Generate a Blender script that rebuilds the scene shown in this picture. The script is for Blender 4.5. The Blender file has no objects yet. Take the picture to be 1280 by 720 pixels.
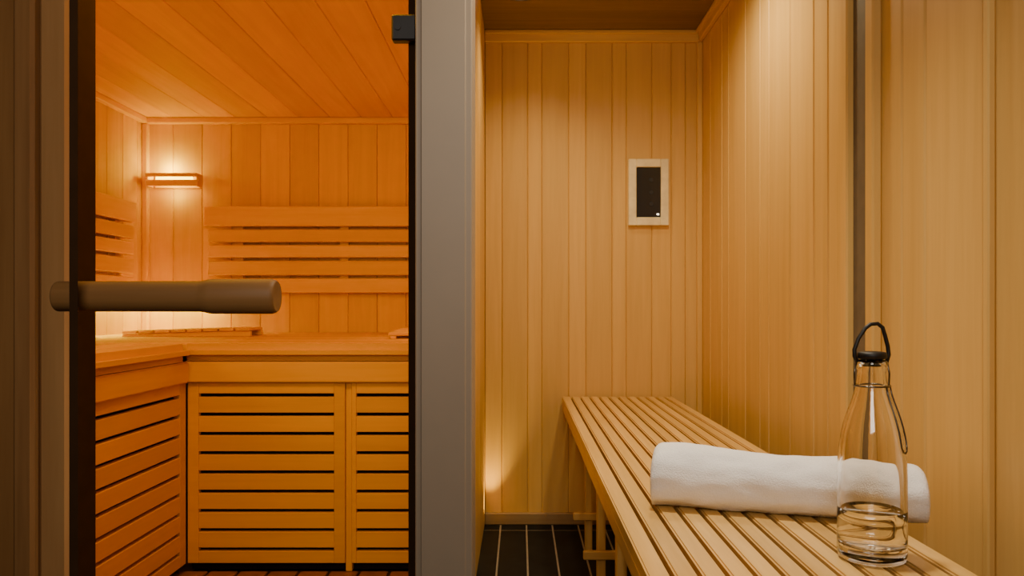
import bpy, bmesh, math, random
from mathutils import Vector, Matrix, noise
random.seed(7)
R = math.radians
COL = bpy.context.scene.collection
CAMH = 0.945

# ---------------------------------------------------------------- materials
def nodes_of(name):
    m = bpy.data.materials.new(name); m.use_nodes = True
    nt = m.node_tree
    return m, nt, nt.nodes['Principled BSDF']

def wood(name, c_dark, c_light, axis='Z', rough=0.5, var=0.25, grain=1.0, bump=0.12, coat=0.0):
    m, nt, b = nodes_of(name); N = nt.nodes; L = nt.links
    tc = N.new('ShaderNodeTexCoord')
    geo = N.new('ShaderNodeNewGeometry')
    off = N.new('ShaderNodeVectorMath'); off.operation = 'SCALE'
    off.inputs[0].default_value = (13.7, 9.1, 17.3)
    L.new(geo.outputs['Random Per Island'], off.inputs['Scale'])
    add = N.new('ShaderNodeVectorMath'); add.operation = 'ADD'
    L.new(tc.outputs['Object'], add.inputs[0]); L.new(off.outputs[0], add.inputs[1])
    mp = N.new('ShaderNodeMapping')
    s = [16*grain, 16*grain, 16*grain]; s['XYZ'.index(axis)] = 0.9*grain
    mp.inputs['Scale'].default_value = s
    L.new(add.outputs[0], mp.inputs['Vector'])
    n1 = N.new('ShaderNodeTexNoise'); n1.inputs['Scale'].default_value = 1.6
    n1.inputs['Detail'].default_value = 5; n1.inputs['Distortion'].default_value = 0.6
    L.new(mp.outputs[0], n1.inputs['Vector'])
    n2 = N.new('ShaderNodeTexNoise'); n2.inputs['Scale'].default_value = 9
    n2.inputs['Detail'].default_value = 3
    L.new(mp.outputs[0], n2.inputs['Vector'])
    mx = N.new('ShaderNodeMath'); mx.operation = 'MULTIPLY_ADD'
    mx.inputs[1].default_value = 0.3
    L.new(n2.outputs['Fac'], mx.inputs[0]); L.new(n1.outputs['Fac'], mx.inputs[2])
    cr = N.new('ShaderNodeValToRGB')
    cr.color_ramp.elements[0].position = 0.42; cr.color_ramp.elements[0].color = (*c_dark, 1)
    cr.color_ramp.elements[1].position = 0.85; cr.color_ramp.elements[1].color = (*c_light, 1)
    L.new(mx.outputs[0], cr.inputs['Fac'])
    mr = N.new('ShaderNodeMapRange'); mr.inputs['To Min'].default_value = 1-var; mr.inputs['To Max'].default_value = 1+var*0.4
    L.new(geo.outputs['Random Per Island'], mr.inputs['Value'])
    hv = N.new('ShaderNodeHueSaturation')
    L.new(mr.outputs[0], hv.inputs['Value']); L.new(cr.outputs['Color'], hv.inputs['Color'])
    L.new(hv.outputs['Color'], b.inputs['Base Color'])
    b.inputs['Roughness'].default_value = rough
    b.inputs['Specular IOR Level'].default_value = 0.3
    b.inputs['Coat Weight'].default_value = coat
    bp = N.new('ShaderNodeBump'); bp.inputs['Strength'].default_value = bump; bp.inputs['Distance'].default_value = 0.002
    L.new(mx.outputs[0], bp.inputs['Height']); L.new(bp.outputs[0], b.inputs['Normal'])
    return m

def plain(name, col, rough=0.5, metal=0.0, noise_amt=0.12, scale=25, bump=0.0, spec=0.5):
    m, nt, b = nodes_of(name); N = nt.nodes; L = nt.links
    tc = N.new('ShaderNodeTexCoord'); n = N.new('ShaderNodeTexNoise')
    n.inputs['Scale'].default_value = scale; n.inputs['Detail'].default_value = 4
    L.new(tc.outputs['Object'], n.inputs['Vector'])
    cr = N.new('ShaderNodeValToRGB')
    cr.color_ramp.elements[0].position = 0.3; cr.color_ramp.elements[1].position = 0.7
    cr.color_ramp.elements[0].color = (*[c*(1-noise_amt) for c in col], 1)
    cr.color_ramp.elements[1].color = (*[min(1, c*(1+noise_amt)) for c in col], 1)
    L.new(n.outputs['Fac'], cr.inputs['Fac']); L.new(cr.outputs['Color'], b.inputs['Base Color'])
    b.inputs['Roughness'].default_value = rough; b.inputs['Metallic'].default_value = metal
    b.inputs['Specular IOR Level'].default_value = spec
    if bump:
        bp = N.new('ShaderNodeBump'); bp.inputs['Strength'].default_value = bump; bp.inputs['Distance'].default_value = 0.003
        L.new(n.outputs['Fac'], bp.inputs['Height']); L.new(bp.outputs[0], b.inputs['Normal'])
    return m

def emit(name, col, strength):
    m, nt, b = nodes_of(name)
    b.inputs['Base Color'].default_value = (*col, 1)
    b.inputs['Emission Color'].default_value = (*col, 1)
    b.inputs['Emission Strength'].default_value = strength
    return m

def glass(name, col=(1, 1, 1), ior=1.45, rough=0.0):
    m, nt, b = nodes_of(name)
    b.inputs['Base Color'].default_value = (*col, 1)
    b.inputs['Transmission Weight'].default_value = 1
    b.inputs['IOR'].default_value = ior
    b.inputs['Roughness'].default_value = rough
    return m

def pane_glass(name, tint):
    m = bpy.data.materials.new(name); m.use_nodes = True
    nt = m.node_tree; N = nt.nodes; L = nt.links
    N.remove(N['Principled BSDF'])
    t = N.new('ShaderNodeBsdfTransparent'); t.inputs['Color'].default_value = (*tint, 1)
    g = N.new('ShaderNodeBsdfGlossy'); g.inputs['Roughness'].default_value = 0.02
    g.inputs['Color'].default_value = (0.8, 0.8, 0.8, 1)
    fr = N.new('ShaderNodeFresnel'); fr.inputs['IOR'].default_value = 1.3
    mx = N.new('ShaderNodeMixShader')
    L.new(fr.outputs[0], mx.inputs[0]); L.new(t.outputs[0], mx.inputs[1]); L.new(g.outputs[0], mx.inputs[2])
    L.new(mx.outputs[0], N['Material Output'].inputs['Surface'])
    return m

PD, PL = (0.70, 0.428, 0.126), (0.78, 0.498, 0.158)
M = {}
for a in 'XYZ':
    M['pine'+a] = wood('pine_boards_'+a, PD, PL, a, 0.45, 0.08, 1.0, 0.03)
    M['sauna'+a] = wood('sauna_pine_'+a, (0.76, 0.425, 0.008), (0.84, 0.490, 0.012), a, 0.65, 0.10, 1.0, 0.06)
M['benchY'] = wood('bench_pine', (0.62, 0.37, 0.105), (0.80, 0.515, 0.175), 'Y', 0.35, 0.14)
M['benchZ'] = wood('bench_pine_leg', (0.56, 0.33, 0.088), (0.72, 0.45, 0.14), 'Z', 0.5, 0.1)
M['benchX'] = wood('bench_pine_bar', (0.56, 0.33, 0.088), (0.72, 0.45, 0.14), 'X', 0.5, 0.1)
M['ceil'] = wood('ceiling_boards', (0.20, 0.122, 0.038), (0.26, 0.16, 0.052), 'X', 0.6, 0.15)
M['skirt'] = wood('brown_skirting', (0.30, 0.19, 0.075), (0.38, 0.25, 0.105), 'X', 0.5, 0.1)
M['frame'] = wood('dark_stained_frame', (0.24, 0.108, 0.032), (0.34, 0.165, 0.053), 'Z', 0.4, 0.2)
M['frame_grey'] = wood('brown_door_frame', (0.25, 0.118, 0.040), (0.35, 0.178, 0.065), 'Z', 0.35, 0.1)
M['frame_light'] = wood('light_brown_stop', (0.36, 0.185, 0.066), (0.44, 0.24, 0.092), 'Z', 0.4, 0.1)
M['taupe'] = plain('taupe_jamb', (0.305, 0.245, 0.180), 0.5, 0, 0.04, 6)
M['handle'] = wood('handle_wood', (0.18, 0.085, 0.026), (0.26, 0.133, 0.043), 'X', 0.55, 0.05)
M['back'] = plain('board_backing', (0.60, 0.365, 0.11), 0.8)
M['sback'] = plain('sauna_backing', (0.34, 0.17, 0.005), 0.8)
M['dark'] = plain('slot_shade_black', (0.008, 0.004, 0.002), 0.9)  # near-black that stands in for the unlit bench interior
M['black'] = plain('black_rubber', (0.006, 0.005, 0.005), 0.5)
M['rebate'] = plain('dark_rebate', (0.030, 0.014, 0.005), 0.9, spec=0.1)
M['metal'] = plain('dark_metal', (0.025, 0.024, 0.024), 0.5, 0.5)
M['steel'] = plain('brushed_steel', (0.16, 0.145, 0.125), 0.3, 1.0)
M['greychan'] = plain('grey_channel', (0.14, 0.115, 0.082), 0.5)
M['tile'] = plain('slate_tile', (0.010, 0.010, 0.009), 0.7, 0, 0.4, 9, 0.1, 0.15)
M['grout'] = plain('grout', (0.30, 0.235, 0.155), 0.9)
M['towel'] = plain('white_terry', (0.96, 0.96, 0.97), 0.95, 0, 0.03, 380, 0.65, 0.2)
M['glass'] = glass('bottle_glass', (0.99, 0.98, 0.955), 1.5)
M['water'] = glass('water', (1.0, 0.995, 0.985), 1.333)
M['pane'] = pane_glass('door_glass', (0.97, 0.93, 0.86))
M['panel_frame'] = plain('panel_frame_cream', (0.90, 0.79, 0.50), 0.5)
M['screen'] = plain('black_screen', (0.004, 0.004, 0.005), 0.25)
M['lampglow'] = emit('lamp_glow', (1.0, 0.72, 0.05), 8)
M['downglow'] = emit('downlight_glow', (1.0, 0.78, 0.5), 5)
M['dot'] = emit('indicator_glow', (1.0, 0.9, 0.7), 3)
M['mark'] = plain('screen_mark', (0.007, 0.007, 0.007), 0.4)

# ---------------------------------------------------------------- mesh helpers
def BM(): return bmesh.new()

def box(bm, x0, x1, y0, y1, z0, z1):
    v = [bm.verts.new(p) for p in ((x0,y0,z0),(x1,y0,z0),(x1,y1,z0),(x0,y1,z0),(x0,y0,z1),(x1,y0,z1),(x1,y1,z1),(x0,y1,z1))]
    for f in ((3,2,1,0),(4,5,6,7),(0,1,5,4),(1,2,6,5),(2,3,7,6),(3,0,4,7)):
        bm.faces.new([v[i] for i in f])
    return bm

def tube(bm, pts, rad, seg=12, closed=False, cap=True):
    pts = [Vector(p) for p in pts]; n = len(pts); rings = []
    rr = rad if isinstance(rad, (list, tuple)) else [rad]*n
    up = None
    for i, p in enumerate(pts):
        if closed: t = pts[(i+1) % n]-pts[i-1]
        else: t = pts[min(i+1, n-1)]-pts[max(i-1, 0)]
        if t.length < 1e-9: t = pts[-1]-pts[0]
        t.normalize()
        if up is None:
            up = Vector((0,0,1)) if abs(t.z) < 0.9 else Vector((1,0,0))
        a = t.cross(up)
        if a.length < 1e-6: a = t.cross(Vector((0,1,0)))
        a.normalize(); b = a.cross(t).normalized(); up = b
        rings.append([bm.verts.new(p+(a*math.cos(k*2*math.pi/seg)+b*math.sin(k*2*math.pi/seg))*rr[i]) for k in range(seg)])
    rng = range(n) if closed else range(n-1)
    for i in rng:
        A, B = rings[i], rings[(i+1) % n]
        for k in range(seg):
            f = bm.faces.new((A[k], A[(k+1)%seg], B[(k+1)%seg], B[k])); f.smooth = True
    if cap and not closed:
        bm.faces.new(rings[0]); bm.faces.new(rings[-1])
    return bm

def lathe(bm, prof, c, seg=48, smooth=True):
    cx, cy, cz = c; rings = []
    for r, z in prof:
        if r < 1e-6: rings.append([bm.verts.new((cx, cy, cz+z))])
        else: rings.append([bm.verts.new((cx+r*math.cos(k*2*math.pi/seg), cy+r*math.sin(k*2*math.pi/seg), cz+z)) for k in range(seg)])
    for A, B in zip(rings, rings[1:]):
        for k in range(seg):
            k2 = (k+1) % seg
            if len(A) == 1 and len(B) == 1: continue
            if len(A) == 1: f = bm.faces.new((A[0], B[k2], B[k]))
            elif len(B) == 1: f = bm.faces.new((A[k], A[k2], B[0]))
            else: f = bm.faces.new((A[k], A[k2], B[k2], B[k]))
            f.smooth = smooth
    return bm

def wloc(o):
    v = Vector((0,0,0))
    while o: v += o.location; o = o.parent
    return v

def obj(name, bm, mat, parent=None, bev=0.0, loc=None, seg=1):
    if bev > 0:
        bmesh.ops.bevel(bm, geom=bm.edges[:], offset=bev, segments=seg, affect='EDGES', clamp_overlap=True)
    bmesh.ops.recalc_face_normals(bm, faces=bm.faces[:])
    base = wloc(parent) if parent else Vector(loc or (0,0,0))
    bmesh.ops.translate(bm, verts=bm.verts[:], vec=-base)
    me = bpy.data.meshes.new(name); bm.to_mesh(me); bm.free()
    me.materials.append(M[mat])
    o = bpy.data.objects.new(name, me); COL.objects.link(o)
    if parent: o.parent = parent
    else: o.location = base
    return o

def thing(name, loc, label=None, cat=None, group=None, kind=None):
    o = bpy.data.objects.new(name, None); COL.objects.link(o); o.location = loc
    o.empty_display_size = 0.1
    return tag(o, label, cat, group, kind)

def tag(o, label=None, cat=None, group=None, kind=None):
    if label: o['label'] = label
    if cat: o['category'] = cat
    if group: o['group'] = group
    if kind: o['kind'] = kind
    return o

def struct(name, bm, mat, bev=0.0, label=None):
    o = obj(name, bm, mat, None, bev); o['kind'] = 'structure'
    if label: o['label'] = label
    return o

def cuts(a, b, w, jitter=0.0):
    out = []; x = a
    while x < b-1e-6:
        e = min(b, x+w*(1+random.uniform(-jitter, jitter)))
        if b-e < w*0.25: e = b
        out.append((x, e)); x = e
    return out

# ---------------------------------------------------------------- key planes
DB = 3.5            # changing alcove back wall
ZC = 2.1525         # its ceiling
XR = 0.795          # right wall
XP = -0.154         # alcove face of the partition
DS = 3.9            # sauna back wall
ZS = 1.869          # sauna ceiling
XL = -1.833         # sauna left wall
DF = 1.5            # sauna front plane
ZF = 0.07           # sauna floor
XSR = -0.204        # sauna face of the partition
g = 0.0014

# ---------------------------------------------------------------- setting: alcove
bm = BM()
x = XP
for q in (0.075, 0.112, 0.062, 0.118, 0.075, 0.115, 0.062, 0.112, 0.085, 0.062, 0.115):
    e_ = min(x+q, XR+0.02)
    if e_-x > 0.01: box(bm, x+0.0006, e_-0.0006, DB, DB+0.02, 0, ZC)
    x = e_
struct('wall_back', bm, 'pineZ', 0.0032)
bm = BM(); box(bm, XP-0.04, XR+0.15, DB+0.005, DB+0.1, -0.05, ZC+0.03); struct('wall_back_core', bm, 'back')

bm = BM()
y = -0.6; k = 0
while y < DB-0.001:
    q = (0.20, 0.095, 0.17, 0.23, 0.10, 0.19)[k % 6]; e_ = min(DB, y+q)
    box(bm, XR, XR+0.02, y+0.0010, e_-0.0010, 0, ZC); y = e_; k += 1
struct('wall_right', bm, 'pineZ', 0.005)
bm = BM(); box(bm, XR+0.0085, XR+0.1, -0.6, DB+0.1, -0.05, ZC+0.03); struct('wall_right_core', bm, 'back')

# partition between sauna and alcove
bm = BM()
for a, b in cuts(DF+0.062, DB, 0.118): box(bm, XP-0.015, XP, a+g/2, b-g/2, 0, ZC)
for a, b in cuts(DF+0.062, DS, 0.14): box(bm, XSR, XSR+0.015, a+g/2, b-g/2, 0, ZC)
box(bm, XSR+0.012, XP-0.010, DF+0.063, DS, 0, ZC)
struct('wall_partition', bm, 'pineZ', 0.003)

bm = BM()
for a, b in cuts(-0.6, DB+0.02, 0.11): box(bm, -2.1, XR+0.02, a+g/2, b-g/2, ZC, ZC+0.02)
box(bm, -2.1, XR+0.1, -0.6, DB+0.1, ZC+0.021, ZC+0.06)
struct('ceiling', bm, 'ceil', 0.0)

# trims
bm = BM(); box(bm, XP, XR, DB-0.022, DB, ZC-0.05, ZC); box(bm, XP, XR, DB-0.034, DB, ZC-0.018, ZC)
struct('trim_1', bm, 'pineX', 0.004)
bm = BM(); box(bm, XR-0.022, XR, -0.6, DB-0.034, ZC-0.05, ZC); box(bm, XR-0.034, XR, -0.6, DB-0.034, ZC-0.018, ZC)
struct('trim_2', bm, 'pineY', 0.004)
bm = BM(); box(bm, XR-0.024, XR, DB-0.024, DB, 0.05, ZC-0.05)
struct('trim_3', bm, 'pineZ', 0.004)
bm = BM(); box(bm, XP, XR, DB-0.018, DB, 0, 0.052); struct('baseboard_back', bm, 'skirt', 0.004)
bm = BM(); box(bm, XR-0.018, XR, -0.6, DB-0.018, 0, 0.052); struct('baseboard_right', bm, 'skirt', 0.004)
# upright frame on the right wall
bm = BM(); box(bm, XR-0.022, XR, 1.895, 1.935, 0.052, ZC-0.05); box(bm, XR-0.022, XR, 1.755, 1.795, 0.052, ZC-0.05)
struct('trim_4', bm, 'pineZ', 0.004)
bm = BM(); box(bm, XR-0.006, XR, 1.795, 1.895, 0.052, ZC-0.05); struct('trim_5', bm, 'greychan', 0.001)
bm = BM(); box(bm, XR-0.014, XR, 1.335, 1.352, 0.052, ZC-0.05); struct('trim_6', bm, 'pineZ', 0.003)

# floor of dark strip tiles
bm = BM()
for a, b in cuts(-2.1, XR, 0.112):
    box(bm, a+0.003, b-0.003, DB-0.095, DB-0.003, -0.01, 0.0)
    box(bm, a+0.003, b-0.003, 0.9, DB-0.101, -0.01, 0.0)
    box(bm, a+0.003, b-0.003, -0.6, 0.894, -0.01, 0.0)
struct('floor', bm, 'tile', 0.0015)
bm = BM(); box(bm, -2.1, XR+0.1, -0.6, DB+0.1, -0.06, -0.0012); struct('floor_grout', bm, 'grout')

# ---------------------------------------------------------------- setting: sauna
bm = BM()
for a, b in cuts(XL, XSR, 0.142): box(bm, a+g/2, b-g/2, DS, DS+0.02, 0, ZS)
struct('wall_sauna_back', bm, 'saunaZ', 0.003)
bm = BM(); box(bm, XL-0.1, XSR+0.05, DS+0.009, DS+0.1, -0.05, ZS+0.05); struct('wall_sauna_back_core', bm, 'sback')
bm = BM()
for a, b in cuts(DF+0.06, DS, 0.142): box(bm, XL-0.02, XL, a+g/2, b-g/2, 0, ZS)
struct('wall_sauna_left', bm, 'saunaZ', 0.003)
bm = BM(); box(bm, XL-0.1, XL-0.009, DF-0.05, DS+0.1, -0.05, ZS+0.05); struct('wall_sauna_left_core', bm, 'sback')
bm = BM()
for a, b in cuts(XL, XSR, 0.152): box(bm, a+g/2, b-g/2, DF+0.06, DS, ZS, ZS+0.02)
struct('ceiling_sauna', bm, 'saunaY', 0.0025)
bm = BM(); box(bm, XL-0.1, XSR, DF+0.06, DS+0.1, ZS+0.008, ZS+0.08); struct('ceiling_sauna_core', bm, 'sback')
bm = BM(); box(bm, XL, XSR, DS-0.03, DS, ZS-0.03, ZS); struct('trim_7', bm, 'saunaX', 0.005)
bm = BM(); box(bm, XL, XL+0.03, DF+0.06, DS-0.03, ZS-0.03, ZS); struct('trim_8', bm, 'saunaY', 0.005)
bm = BM(); box(bm, XL, XL+0.03, DS-0.03, DS, 0.83, ZS-0.03); struct('trim_9', bm, 'saunaZ', 0.005)
bm = BM(); box(bm, XL, XSR, DF+0.06, DS, 0.0, ZF-0.022)
for a, b in cuts(XL, XSR, 0.1): box(bm, a+0.005, b-0.005, DF+0.06, 2.66, ZF-0.022, ZF)
struct('floor_sauna', bm, 'frame', 0.002)

# front of the sauna: left frame, jamb, header, sill
bm = BM(); box(bm, -2.1, -0.925, DF-0.02, DF+0.06, 0, ZC); struct('wall_sauna_front', bm, 'frame', 0.003)
bm = BM(); box(bm, -0.925, -0.886, DF-0.045, DF+0.06, 0, ZC); struct('trim_10', bm, 'frame_grey', 0.006)
bm = BM(); box(bm, -0.8855, -0.8315, DF-0.03, DF+0.06, 0, ZC); struct('trim_16', bm, 'frame_light', 0.006)
bm = BM(); box(bm, -0.8312, -0.827, DF-0.022, DF+0.06, 0.06, 1.86); struct('trim_11', bm, 'rebate', 0.001)  # thin near-black liner; the rebate's darkness is put into its colour
bm = BM()
box(bm, -0.190, -0.087, DF-0.05, DF+0.06, 0, ZC); box(bm, -0.180, -0.098, DF-0.0525, DF-0.04, 0, ZC)
struct('trim_12', bm, 'taupe', 0.002)
bm = BM(); box(bm, -0.842, -0.19, DF-0.04, DF+0.06, 1.86, ZC); struct('trim_13', bm, 'frame', 0.004)
bm = BM(); box(bm, -0.829, -0.19, DF-0.04, DF+0.06, 0, 0.06); struct('trim_14', bm, 'frame', 0.004)
bm = BM(); box(bm, -0.208, -0.1905, DF-0.010, DF+0.055, 0.06, 1.86); struct('trim_15', bm, 'rebate', 0.001)

# small bracket on the jamb
bk = thing('door_bracket', (-0.222, DF-0.012, 1.458), 'small dark metal bracket high on the left side of the taupe jamb', 'bracket')
bm = BM(); box(bm, -0.236, -0.1905, DF-0.034, DF-0.0103, 1.436, 1.484); obj('body', bm, 'metal', bk, 0.003)
bm = BM(); tube(bm, [(-0.224, DF-0.037, 1.460), (-0.224, DF-0.0345, 1.460)], 0.006, 16); obj('screw', bm, 'metal', bk)

# glass door standing open towards the room, seen edge-on
dr = thing('door_1', (-0.832, 1.44, 0.02), 'glass sauna door standing open with a round wooden bar handle', None, None, 'structure')
d = Vector((-0.558, 1.0, 0)).normalized(); nrm = Vector((d.y, -d.x, 0))
F = Vector((-0.8035, 1.44, 0)); L_ = 0.56
def leaf(bm, s0, s1, t0, t1, z0, z1):
    i0 = len(bm.verts); box(bm, 0, 1, 0, 1, z0, z1)
    for v in list(bm.verts)[i0:]:
        s = s0+(s1-s0)*v.co.x; t = t0+(t1-t0)*v.co.y
        q = F-d*s+nrm*t; v.co = Vector((q.x, q.y, v.co.z))
    return bm
bm = BM(); leaf(bm, 0.004, L_-0.004, -0.004, 0.004, 0.02, 2.0); obj('pane', bm, 'pane', dr)
bm = BM(); leaf(bm, L_-0.004, L_, -0.0045, 0.0045, 0.02, 2.0); obj('edge_seal', bm, 'rebate', dr)
for z in (0.35, 1.75):
    bm = BM(); leaf(bm, -0.008, 0.05, -0.012, 0.012, z-0.03, z+0.03); obj('hinge', bm, 'metal', dr, 0.003)
dh = 1.0; k = dh/1.365
bm = BM()
px = [-0.788, -0.786, -0.545, -0.538, -0.530, -0.522, -0.423, -0.417, -0.414]
pr = [0.0252, 0.0258, 0.0262, 0.0272, 0.0292, 0.0298, 0.0298, 0.0280, 0.0255]
HZ = CAMH+0.0145
tube(bm, [(x*k, dh, HZ) for x in px], [r*k for r in pr], 40); hd = obj('handle', bm, 'handle', dr)

# ---------------------------------------------------------------- sauna benches
ZB = 0.826; BF = 2.65; XB = -1.105
def slot_panel_x(bmw, x0, x1, y, z0, z1, n, stile):
    box(bmw, x0, x0+stile, y, y+0.022, z0, z1); box(bmw, x1-stile, x1, y, y+0.022, z0, z1)
    p = (z1-z0)/(n+0.35); gap = 0.012
    edges = [z1-0.035-i*p for i in range(n)]
    tops = [z1]+[e-gap for e in edges]; bots = edges+[z0]
    for t, b_ in zip(tops, bots):
        if t-b_ > 0.004: box(bmw, x0+stile+0.0003, x1-stile-0.0003, y+0.0005, y+0.022, b_, t)
    return bmw

sb = thing('sauna_bench', ((XL+XSR)/2, BF, ZF), 'wide orange-lit sauna bench along the back wall with two slotted front panels', 'bench')
bm = BM()
for a, b in cuts(BF+0.03, DS-0.002, 0.12): box(bm, XL+0.003, XSR-0.003, a+0.002, b-0.002, ZB-0.028, ZB)
obj('seat', bm, 'saunaX', sb, 0.004)
bm = BM(); box(bm, XB-0.015, XSR-0.003, BF-0.034, BF+0.029, ZB-0.056, ZB+0.002); obj('rounded_lip', bm, 'saunaX', sb, 0.022, None, 4)
bm = BM(); box(bm, XB-0.003, XSR-0.003, BF-0.016, BF+0.029, ZB-0.127, ZB-0.058); obj('fascia', bm, 'saunaX', sb, 0.004, None, 2)
for x0, x1 in ((XB+0.004, -0.580), (-0.557, XSR-0.004)):
    bm = BM(); slot_panel_x(bm, x0, x1, BF, ZF+0.03, ZB-0.129, 9, 0.036 if x0 < -1 else 0.014); pn = obj('front_panel', bm, 'saunaX', sb, 0.001)
    bm = BM(); box(bm, x0+0.003, x1-0.003, BF+0.028, BF+0.034, ZF+0.001, ZB-0.13); obj('slot_shade', bm, 'dark', pn)  # near-black sheet: shade of the empty interior put into colour
bm = BM(); box(bm, -0.579, -0.558, BF+0.008, BF+0.04, ZF, ZB-0.129); obj('post', bm, 'saunaZ', sb, 0.002)
sl = thing('sauna_bench', ((XL+XB)/2, 2.1, ZF), 'short sauna bench along the left wall beside the door with receding slotted front', 'bench')
bm = BM()
for a, b in cuts(XL+0.002, XB-0.03, 0.12): box(bm, a+0.002, b-0.002, DF+0.065, BF+0.024, ZB-0.028, ZB)
obj('seat', bm, 'saunaY', sl, 0.004)
bm = BM(); box(bm, XB-0.029, XB+0.034, DF+0.065, BF-0.035, ZB-0.056, ZB+0.002); obj('rounded_lip', bm, 'saunaY', sl, 0.022, None, 4)
bm = BM(); box(bm, XB-0.029, XB+0.016, DF+0.065, BF-0.017, ZB-0.127, ZB-0.058); obj('fascia', bm, 'saunaY', sl, 0.004, None, 2)
bm = BM()
x0, x1 = DF+0.07, BF-0.004
slot_panel_x(bm, x0, x1, 0, ZF+0.03, ZB-0.129, 9, 0.045)
for v in bm.verts: v.co = Vector((XB-v.co.y, v.co.x, v.co.z))
pn = obj('front_panel', bm, 'saunaY', sl, 0.001)
bm = BM(); box(bm, XB-0.034, XB-0.028, x0+0.003, x1-0.003, ZF+0.001, ZB-0.13); obj('slot_shade', bm, 'dark', pn)  # same painted darkness behind the left bench's slots

# ---------------------------------------------------------------- backrests
rows = [(1.338, 1.434), (1.262, 1.323), (1.188, 1.247), (1.102, 1.172), (1.018, 1.087)]
br = thing('backrest', (-0.94, DS, 1.0), 'horizontal slatted backrest of five boards on the sauna back wall', 'backrest')
bm = BM()
for i, (a, b) in enumerate(rows):
    box(bm, -1.52+(0.022 if i else 0), XSR-0.02, DS-0.060, DS-0.032, a, b)
obj('slats', bm, 'saunaX', br, 0.004)
for x in (-1.36, -0.85, -0.36):
    bm = BM(); box(bm, x-0.02, x+0.02, DS-0.0315, DS-0.0003, 1.03, 1.42); obj('batten', bm, 'saunaZ', br, 0.0)
bl = thing('backrest', (XL, 2.9, 1.0), 'slatted backrest on the left sauna wall below the lamp corner', 'backrest')
bm = BM()
for i, (a, b) in enumerate(rows): box(bm, XL+0.032, XL+0.060, 1.8, 3.70-(0.022 if i else 0), a, b)
obj('slats', bm, 'saunaY', bl, 0.004)
for y in (1.95, 2.75, 3.58):
    bm = BM(); box(bm, XL+0.0003, XL+0.0315, y-0.02, y+0.02, 1.03, 1.42); obj('batten', bm, 'saunaZ', bl, 0.0)

# ---------------------------------------------------------------- wall lamp in the sauna
lx, lz = -1.665, 1.562
wl = thing('wall_lamp', (lx, DS, lz), 'glowing slim wooden wall lamp in the sauna corner', 'lamp')
bm = BM(); box(bm, lx-0.11, lx+0.11, DS-0.012, DS-0.0003, lz-0.034, lz+0.03); obj('back_plate', bm, 'saunaX', wl, 0.002)
bm = BM()
for za, zb in ((lz-0.034, lz-0.004), (lz+0.010, lz+0.028)):
    box(bm, lx-0.125, lx+0.125, DS-0.085, DS-0.074, za, zb)
for s in (-1, 1):
    xa, xb = sorted((lx+s*0.1245, lx+s*0.114)); box(bm, xa, xb, DS-0.0735, DS-0.0125, lz-0.034, lz+0.028)
obj('shade', bm, 'saunaX', wl, 0.003)
bm = BM(); tube(bm, [(lx-0.085, DS-0.045, lz+0.002), (lx-0.083, DS-0.045, lz+0.002), (lx+0.083, DS-0.045, lz+0.002), (lx+0.085, DS-0.045, lz+0.002)], [0.012, 0.018, 0.018, 0.012], 20)
obj('bulb', bm, 'lampglow', wl)

# ---------------------------------------------------------------- headrests lying on the bench
def headrest(loc, rot, label):
    t = thing('headrest', (0, 0, 0), label, 'headrest')
    L, W = 0.52, 0.22
    def top(x): return 0.010+0.012*max(0, min(1, (x+L/2)/(L*0.8)))
    for s in (-1, 1):
        bm = BM(); y0 = s*(W/2-0.02)-0.011; y1 = y0+0.022
        pr = [(-L/2, 0), (L/2, 0), (L/2, 0.022), (L*0.3, 0.022), (-L/2, 0.010)]
        A = [bm.verts.new((x, y0, z)) for x, z in pr]; B = [bm.verts.new((x, y1, z)) for x, z in pr]
        bm.faces.new(A); bm.faces.new(B[::-1])
        for i in range(5): bm.faces.new((A[i], A[(i+1)%5], B[(i+1)%5], B[i]))
        obj('side_rail', bm, 'saunaX', t, 0.001)
    bm = BM()
    for i in range(8):
        xa = -L/2+i*L/8+0.004; xb = xa+L/8-0.008
        v0 = len(bm.verts); box(bm, xa, xb, -W/2, W/2, 0, 0.012)
        bm.verts.ensure_lookup_table()
        for v in list(bm.verts)[v0:]: v.co.z += top(v.co.x)+0.001
    obj('slats', bm, 'saunaY', t, 0.0015)
    t.location = loc; t.rotation_euler = (0, 0, rot)
    return t
headrest((-1.39, 3.42, ZB+0.0005), R(4), 'low slatted headrest lying on the sauna bench in the left corner')
headrest((-0.40, 3.35, ZB+0.0005), R(90), 'slatted headrest at right end of sauna bench beside the door jamb')

# ---------------------------------------------------------------- control panel
cx, cz = 0.56, 1.449
cp = thing('control_panel', (cx, DB, cz), 'black control panel in pale frame on the wooden alcove wall', 'control panel')
bm = BM()
w, h = 0.088, 0.145; iw, ih = 0.053, 0.109
box(bm, cx-w, cx-iw, DB-0.022, DB-0.0005, cz-h, cz+h); box(bm, cx+iw, cx+w, DB-0.022, DB-0.0005, cz-h, cz+h)
box(bm, cx-iw, cx+iw, DB-0.022, DB-0.0005, cz+ih, cz+h); box(bm, cx-iw, cx+iw, DB-0.022, DB-0.0005, cz-h, cz-ih)
obj('frame', bm, 'panel_frame', cp, 0.003)
bm = BM(); box(bm, cx-iw, cx+iw, DB-0.012, DB-0.001, cz-ih, cz+ih); sc = obj('screen', bm, 'screen', cp, 0.001)
bm = BM(); box(bm, cx+0.036, cx+0.046, DB-0.014, DB-0.0118, cz-0.099, cz-0.092); obj('indicator_light', bm, 'dot', sc)
for z in (0.055, 0.0, -0.05):
    bm = BM(); tube(bm, [(cx+0.012, DB-0.015, cz+z), (cx+0.012, DB-0.0118, cz+z)], 0.010, 20); obj('button', bm, 'mark', sc, 0.001)

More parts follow.
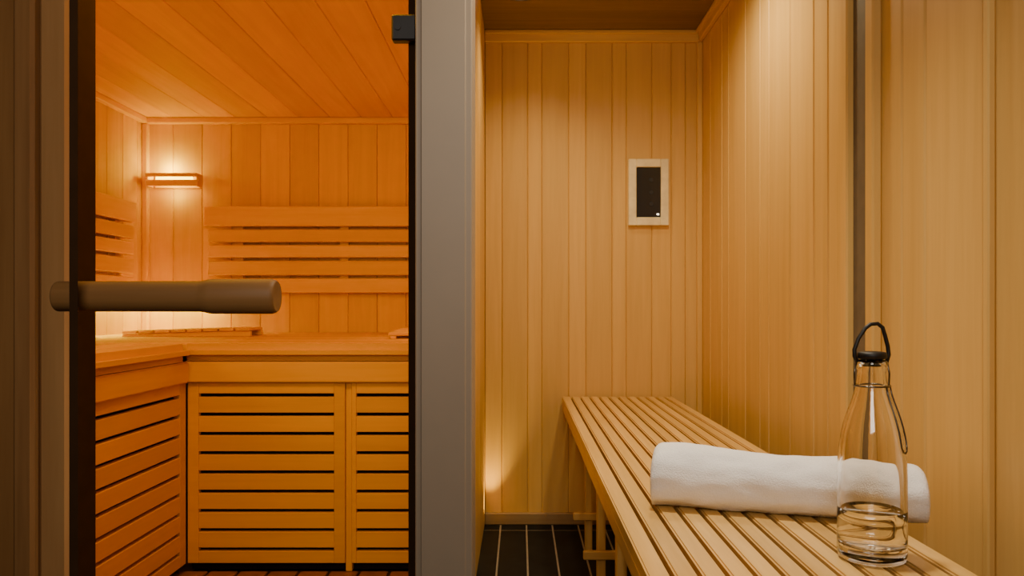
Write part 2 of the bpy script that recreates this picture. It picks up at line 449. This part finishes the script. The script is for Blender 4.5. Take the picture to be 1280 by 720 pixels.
# ---------------------------------------------------------------- changing bench
XB0, XB1, ZT = 0.18, 0.665, 0.56
Y0, Y1 = 0.55, DB-0.02
cb = thing('slatted_bench', ((XB0+XB1)/2, 2.0, 0), 'long slatted wooden bench along the right wall carrying towel and bottle', 'bench')
bm = BM(); n = 12; p = (XB1-XB0)/n
for i in range(n): box(bm, XB0+i*p+0.0038, XB0+(i+1)*p-0.0038, Y0, Y1, ZT-0.026, ZT)
obj('seat', bm, 'benchY', cb, 0.003, None, 2)
bm = BM(); box(bm, XB0+0.005, XB0+0.024, Y0, Y1, ZT-0.062, ZT-0.0265); obj('side_rail', bm, 'benchY', cb, 0.003)
for y in (3.25, 2.35, 1.45, 0.7):
    bm = BM(); box(bm, XB0+0.0245, XB1-0.02, y-0.022, y+0.022, ZT-0.060, ZT-0.0265); obj('crossbar', bm, 'benchX', cb, 0.003)
for xa in (0.30, 0.60):
    bm = BM(); box(bm, xa-0.010, xa+0.010, Y0+0.05, Y1-0.05, ZT-0.098, ZT-0.061); obj('rail', bm, 'benchY', cb, 0.003)
for y in (3.1, 2.62, 2.1, 1.3, 0.8):
    for x in (0.265, 0.60):
        bm = BM(); box(bm, x-0.014, x+0.014, y-0.016, y+0.016, 0.001, ZT-0.0275); obj('leg', bm, 'benchZ', cb, 0.003)
    bm = BM(); box(bm, 0.205, 0.63, y-0.036, y-0.0165, 0.13, 0.158); obj('stretcher', bm, 'benchX', cb, 0.003)
    bm = BM(); box(bm, 0.206, 0.64, y-0.036, y-0.0165, ZT-0.10, ZT-0.063); obj('stretcher', bm, 'benchX', cb, 0.003)

# ---------------------------------------------------------------- towel
def make_towel():
    bm = BM()
    P0, P1 = Vector((0.262, 1.570)), Vector((0.725, 1.432))
    ax = (P1-P0).normalized(); pv = Vector((-ax.y, ax.x))
    NS, TU, PER = 150, 3.6, 60
    NT = int(TU*PER); r0, ro = 0.014, 0.0635
    pitch = (ro-r0)/TU
    start = R(-105)
    prev = None
    for i in range(NS+1):
        t = i/NS
        end = min(t, 1-t)*0.5
        rnd = 1.0
        if end < 0.02: rnd = 0.84+0.16*math.sqrt(max(0, 1-(1-end/0.02)**2))
        sc = rnd*(1-0.02*t*t)*(1+0.016*math.sin(t*9+1))
        flat = 0.98-0.14*t**1.3
        c = P0.lerp(P1, t); ring = []
        raw = []
        for j in range(NT+1):
            th = j/PER*2*math.pi
            tt = start-(TU*2*math.pi)+th
            r = r0+pitch*j/PER
            for s, rad in (('o', r+pitch*0.46), ('i', r-pitch*0.46)):
                nz = noise.noise(Vector((math.cos(tt)*1.3+r*20, math.sin(tt)*1.3, t*5)))
                nz2 = noise.noise(Vector((math.cos(tt)*3, math.sin(tt)*3, t*12+5)))
                nz3 = noise.noise(Vector((math.cos(tt)*6, math.sin(tt)*6, t*9+t*tt*0.4)))
                q = rad*sc*(1+0.08*nz+0.04*nz2+0.020*nz3)
                u = -math.cos(tt)*q; v = math.sin(tt)*q*flat
                v = max(v, -0.90*ro*sc*flat)
                raw.append((u, v))
        mn = min(v for u, v in raw)
        dl = 0.007*noise.noise(Vector((0, 0, t*3)))
        for u, v in raw:
            p2 = c+pv*u+ax*dl
            ring.append(bm.verts.new((p2.x, p2.y, ZT+0.0008+v-mn)))
        if prev:
            for j in range(NT):
                a = 2*j
                for f in ((prev[a], prev[a+2], ring[a+2], ring[a]), (prev[a+1], ring[a+1], ring[a+3], prev[a+3])):
                    fc = bm.faces.new(f); fc.smooth = True
            bm.faces.new((prev[0], ring[0], ring[1], prev[1]))
            bm.faces.new((prev[-2], prev[-1], ring[-1], ring[-2]))
        if i in (0, NS):
            for j in range(NT):
                a = 2*j; bm.faces.new((ring[a], ring[a+1], ring[a+3], ring[a+2]))
        prev = ring
    return bm
tw = obj('towel', make_towel(), 'towel', None, 0, (0.49, 1.51, ZT))
tag(tw, 'rolled white terry towel lying across the slatted bench behind the bottle', 'towel')

# ---------------------------------------------------------------- bottle
bx_, by_ = 0.540, 1.228
bo = thing('glass_bottle', (bx_, by_, ZT), 'clear glass bottle with black clip stopper standing on bench end', 'bottle')
outer = [(0, 0.003), (0.030, 0.002), (0.043, 0.0005), (0.0485, 0.004), (0.0502, 0.012), (0.0503, 0.06), (0.0503, 0.105), (0.0500, 0.130), (0.0492, 0.152),
         (0.0474, 0.174), (0.0444, 0.194), (0.0400, 0.212), (0.0348, 0.228), (0.0297, 0.242), (0.0256, 0.255), (0.0228, 0.269), (0.0210, 0.282), (0.0205, 0.2885), (0.0220, 0.2925), (0.0226, 0.298), (0.0218, 0.304), (0.0195, 0.306)]
inner = [(0.0158, 0.305), (0.0160, 0.2885), (0.0164, 0.281), (0.0178, 0.268), (0.0203, 0.2535), (0.0243, 0.2395), (0.0294, 0.225), (0.0346, 0.209), (0.0388, 0.1915), (0.0417, 0.172), (0.0435, 0.151), (0.0443, 0.130), (0.0446, 0.105), (0.0446, 0.06), (0.0444, 0.032), (0.040, 0.024), (0.030, 0.022), (0, 0.025)]
bm = BM(); lathe(bm, outer+inner, (bx_, by_, ZT), 80); obj('bottle_body', bm, 'glass', bo)
bm = BM(); e = 0.0004
lathe(bm, [(0, 0.025-e), (0.030, 0.022-e), (0.040+e, 0.024-e), (0.0444+e, 0.032), (0.0446+e, 0.06), (0.0446+e, 0.078), (0.0428, 0.0770), (0, 0.0766)], (bx_, by_, ZT), 80); obj('water', bm, 'water', bo)
bm = BM()
lathe(bm, [(0, 0.296), (0.0150, 0.296), (0.0155, 0.3065), (0.0205, 0.3075), (0.0220, 0.309), (0.0220, 0.3135), (0.0210, 0.3170), (0.0130, 0.3185), (0, 0.319)], (bx_, by_, ZT), 40); st = obj('stopper', bm, 'black', bo)
Z0 = ZT
def B(x, z, y=0): return (bx_+x, by_+y, Z0+z)
ctrl = [B(-0.0225, 0.302), B(-0.0265, 0.311), B(-0.0268, 0.321), B(-0.0205, 0.338), B(-0.0100, 0.354), B(-0.002, 0.3600), B(0.009, 0.3610), B(0.0165, 0.355), B(0.0205, 0.342), B(0.0245, 0.326), B(0.0260, 0.313), B(0.0225, 0.302)]
bm = BM(); tube(bm, ctrl, 0.0031, 10); obj('bail_loop', bm, 'black', bo)
bm = BM()
ring = [(bx_+0.0262*math.cos(a), by_+0.0262*math.sin(a), Z0+0.266) for a in [k*2*math.pi/40 for k in range(40)]]
tube(bm, ring, 0.0014, 8, True); obj('neck_wire', bm, 'steel', bo)
for s in (-1, 1):
    bm = BM(); tube(bm, [B(s*0.0262, 0.266), B(s*0.0270, 0.285), B(s*0.0232, 0.304)], 0.0015, 8); obj('wire_arm', bm, 'steel', bo)
# hanging wire lever following the shoulder on the right side
def rad_at(z):
    for (r1, z1), (r2, z2) in zip(outer[3:], outer[4:]):
        if z1 <= z <= z2: return r1+(r2-r1)*(z-z1)/max(1e-6, z2-z1)
    return 0.050
pts = []
zs = [0.266, 0.254, 0.242, 0.230, 0.217, 0.204, 0.190, 0.177]
for i, z in enumerate(zs):
    a = R(-30-6*i/len(zs)); r = rad_at(z)+0.0022; pts.append((bx_+r*math.cos(a), by_+r*math.sin(a), Z0+z))
for a_, dz in ((-40, 0.1705), (-47, 0.168), (-54, 0.1705)):
    r = rad_at(dz)+0.0022; pts.append((bx_+r*math.cos(R(a_)), by_+r*math.sin(R(a_)), Z0+dz))
for i, z in enumerate(reversed(zs)):
    a = R(-58-3*i/len(zs)); r = rad_at(z)+0.0022; pts.append((bx_+r*math.cos(a), by_+r*math.sin(a), Z0+z))
bm = BM(); tube(bm, pts, 0.0013, 8); obj('wire_clip', bm, 'steel', bo)

# ---------------------------------------------------------------- downlight
dl = thing('downlight', (0.0, 3.08, ZC), 'round recessed downlight in dark alcove ceiling near the partition', 'light')
bm = BM(); lathe(bm, [(0.046, -0.004), (0.062, -0.004), (0.065, -0.0005), (0.046, -0.0005), (0.046, -0.004)], (0.0, 3.08, ZC), 40); obj('trim_ring', bm, 'steel', dl)
bm = BM(); lathe(bm, [(0, -0.002), (0.045, -0.002), (0.045, -0.0005), (0, -0.0005)], (0.0, 3.08, ZC), 40); obj('lens', bm, 'downglow', dl)

# ---------------------------------------------------------------- lamps
def lamp(kind, name, loc, energy, col, size=0.05, rot=(0,0,0), **kw):
    d = bpy.data.lights.new(name, kind); d.energy = energy; d.color = col
    if kind == 'AREA':
        d.shape = 'RECTANGLE'; d.size = size; d.size_y = kw.get('size_y', size)
    else: d.shadow_soft_size = size
    if kind == 'SPOT': d.spot_size = kw.get('spot', R(80)); d.spot_blend = kw.get('blend', 0.6)
    o = bpy.data.objects.new(name, d); o.location = loc; o.rotation_euler = rot; COL.objects.link(o); return o
OR = (1.0, 0.54, 0.0); YE = (1.0, 0.92, 0.0); WA = (1.0, 0.79, 0.44)
lamp('POINT', 'sauna_right_fill', (-0.34, 3.15, 1.12), 1.9, OR, 0.05)  # added fill hidden behind the jamb, no fixture here
lamp('POINT', 'sauna_left_fill', (-1.45, 1.90, 1.12), 2.8, OR, 0.05)  # added fill, unseen behind the left frame
lamp('AREA', 'sauna_front_fill', (-0.62, 1.68, 1.80), 11.5, (1.0, 0.46, 0.0), 0.7, (R(28), 0, 0), size_y=0.2)  # added fill above the view, just inside the door; no fixture
lamp('POINT', 'sauna_wall_lamp_up', (lx-0.03, DS-0.050, lz+0.055), 1.1, YE, 0.015)
lamp('POINT', 'sauna_wall_lamp_down', (lx, DS-0.05, lz-0.07), 0.25, YE, 0.012)
lamp('AREA', 'backrest_strip_back', (-1.62, DS-0.035, 1.01), 1.6, YE, 0.32, (0, 0, 0), size_y=0.03)
lamp('AREA', 'backrest_strip_left', (XL+0.035, 3.45, 1.01), 2.4, YE, 0.03, (0, 0, 0), size_y=0.8)
lamp('SPOT', 'downlight_rear', (0.12, 3.02, ZC-0.02), 17, WA, 0.04, (R(3), R(8), 0), spot=R(125), blend=1.0)
lamp('SPOT', 'downlight_right', (0.45, 2.45, ZC-0.02), 52, WA, 0.06, (R(4), R(-6), 0), spot=R(155), blend=1.0)
lamp('SPOT', 'downlight_near', (0.26, 1.32, ZC-0.02), 78, (1.0, 0.85, 0.63), 0.06, (R(8), R(6), 0), spot=R(98), blend=1.0)
lamp('SPOT', 'corner_uplight', (XP+0.022, DB-0.085, 0.03), 12.0, (1.0, 0.66, 0.09), 0.008, (R(171), 0, 0), spot=R(60), blend=1.0)
lamp('AREA', 'vestibule_lamp', (-0.1, -0.4, 1.6), 14, (1.0, 0.88, 0.76), 0.6, (R(75), 0, R(4)))

w = bpy.data.worlds.new('World'); bpy.context.scene.world = w; w.use_nodes = True
w.node_tree.nodes['Background'].inputs[0].default_value = (1.0, 0.75, 0.5, 1)
w.node_tree.nodes['Background'].inputs[1].default_value = 0.02

cd = bpy.data.cameras.new('Camera'); cam = bpy.data.objects.new('Camera', cd); COL.objects.link(cam)
cam.location = (0, 0, CAMH); cam.rotation_euler = (R(90), 0, 0)
cd.sensor_width = 36; cd.lens = 36*1000/1280; cd.shift_x = -10/1280; cd.shift_y = 25/1280
cd.clip_start = 0.02
bpy.context.scene.camera = cam
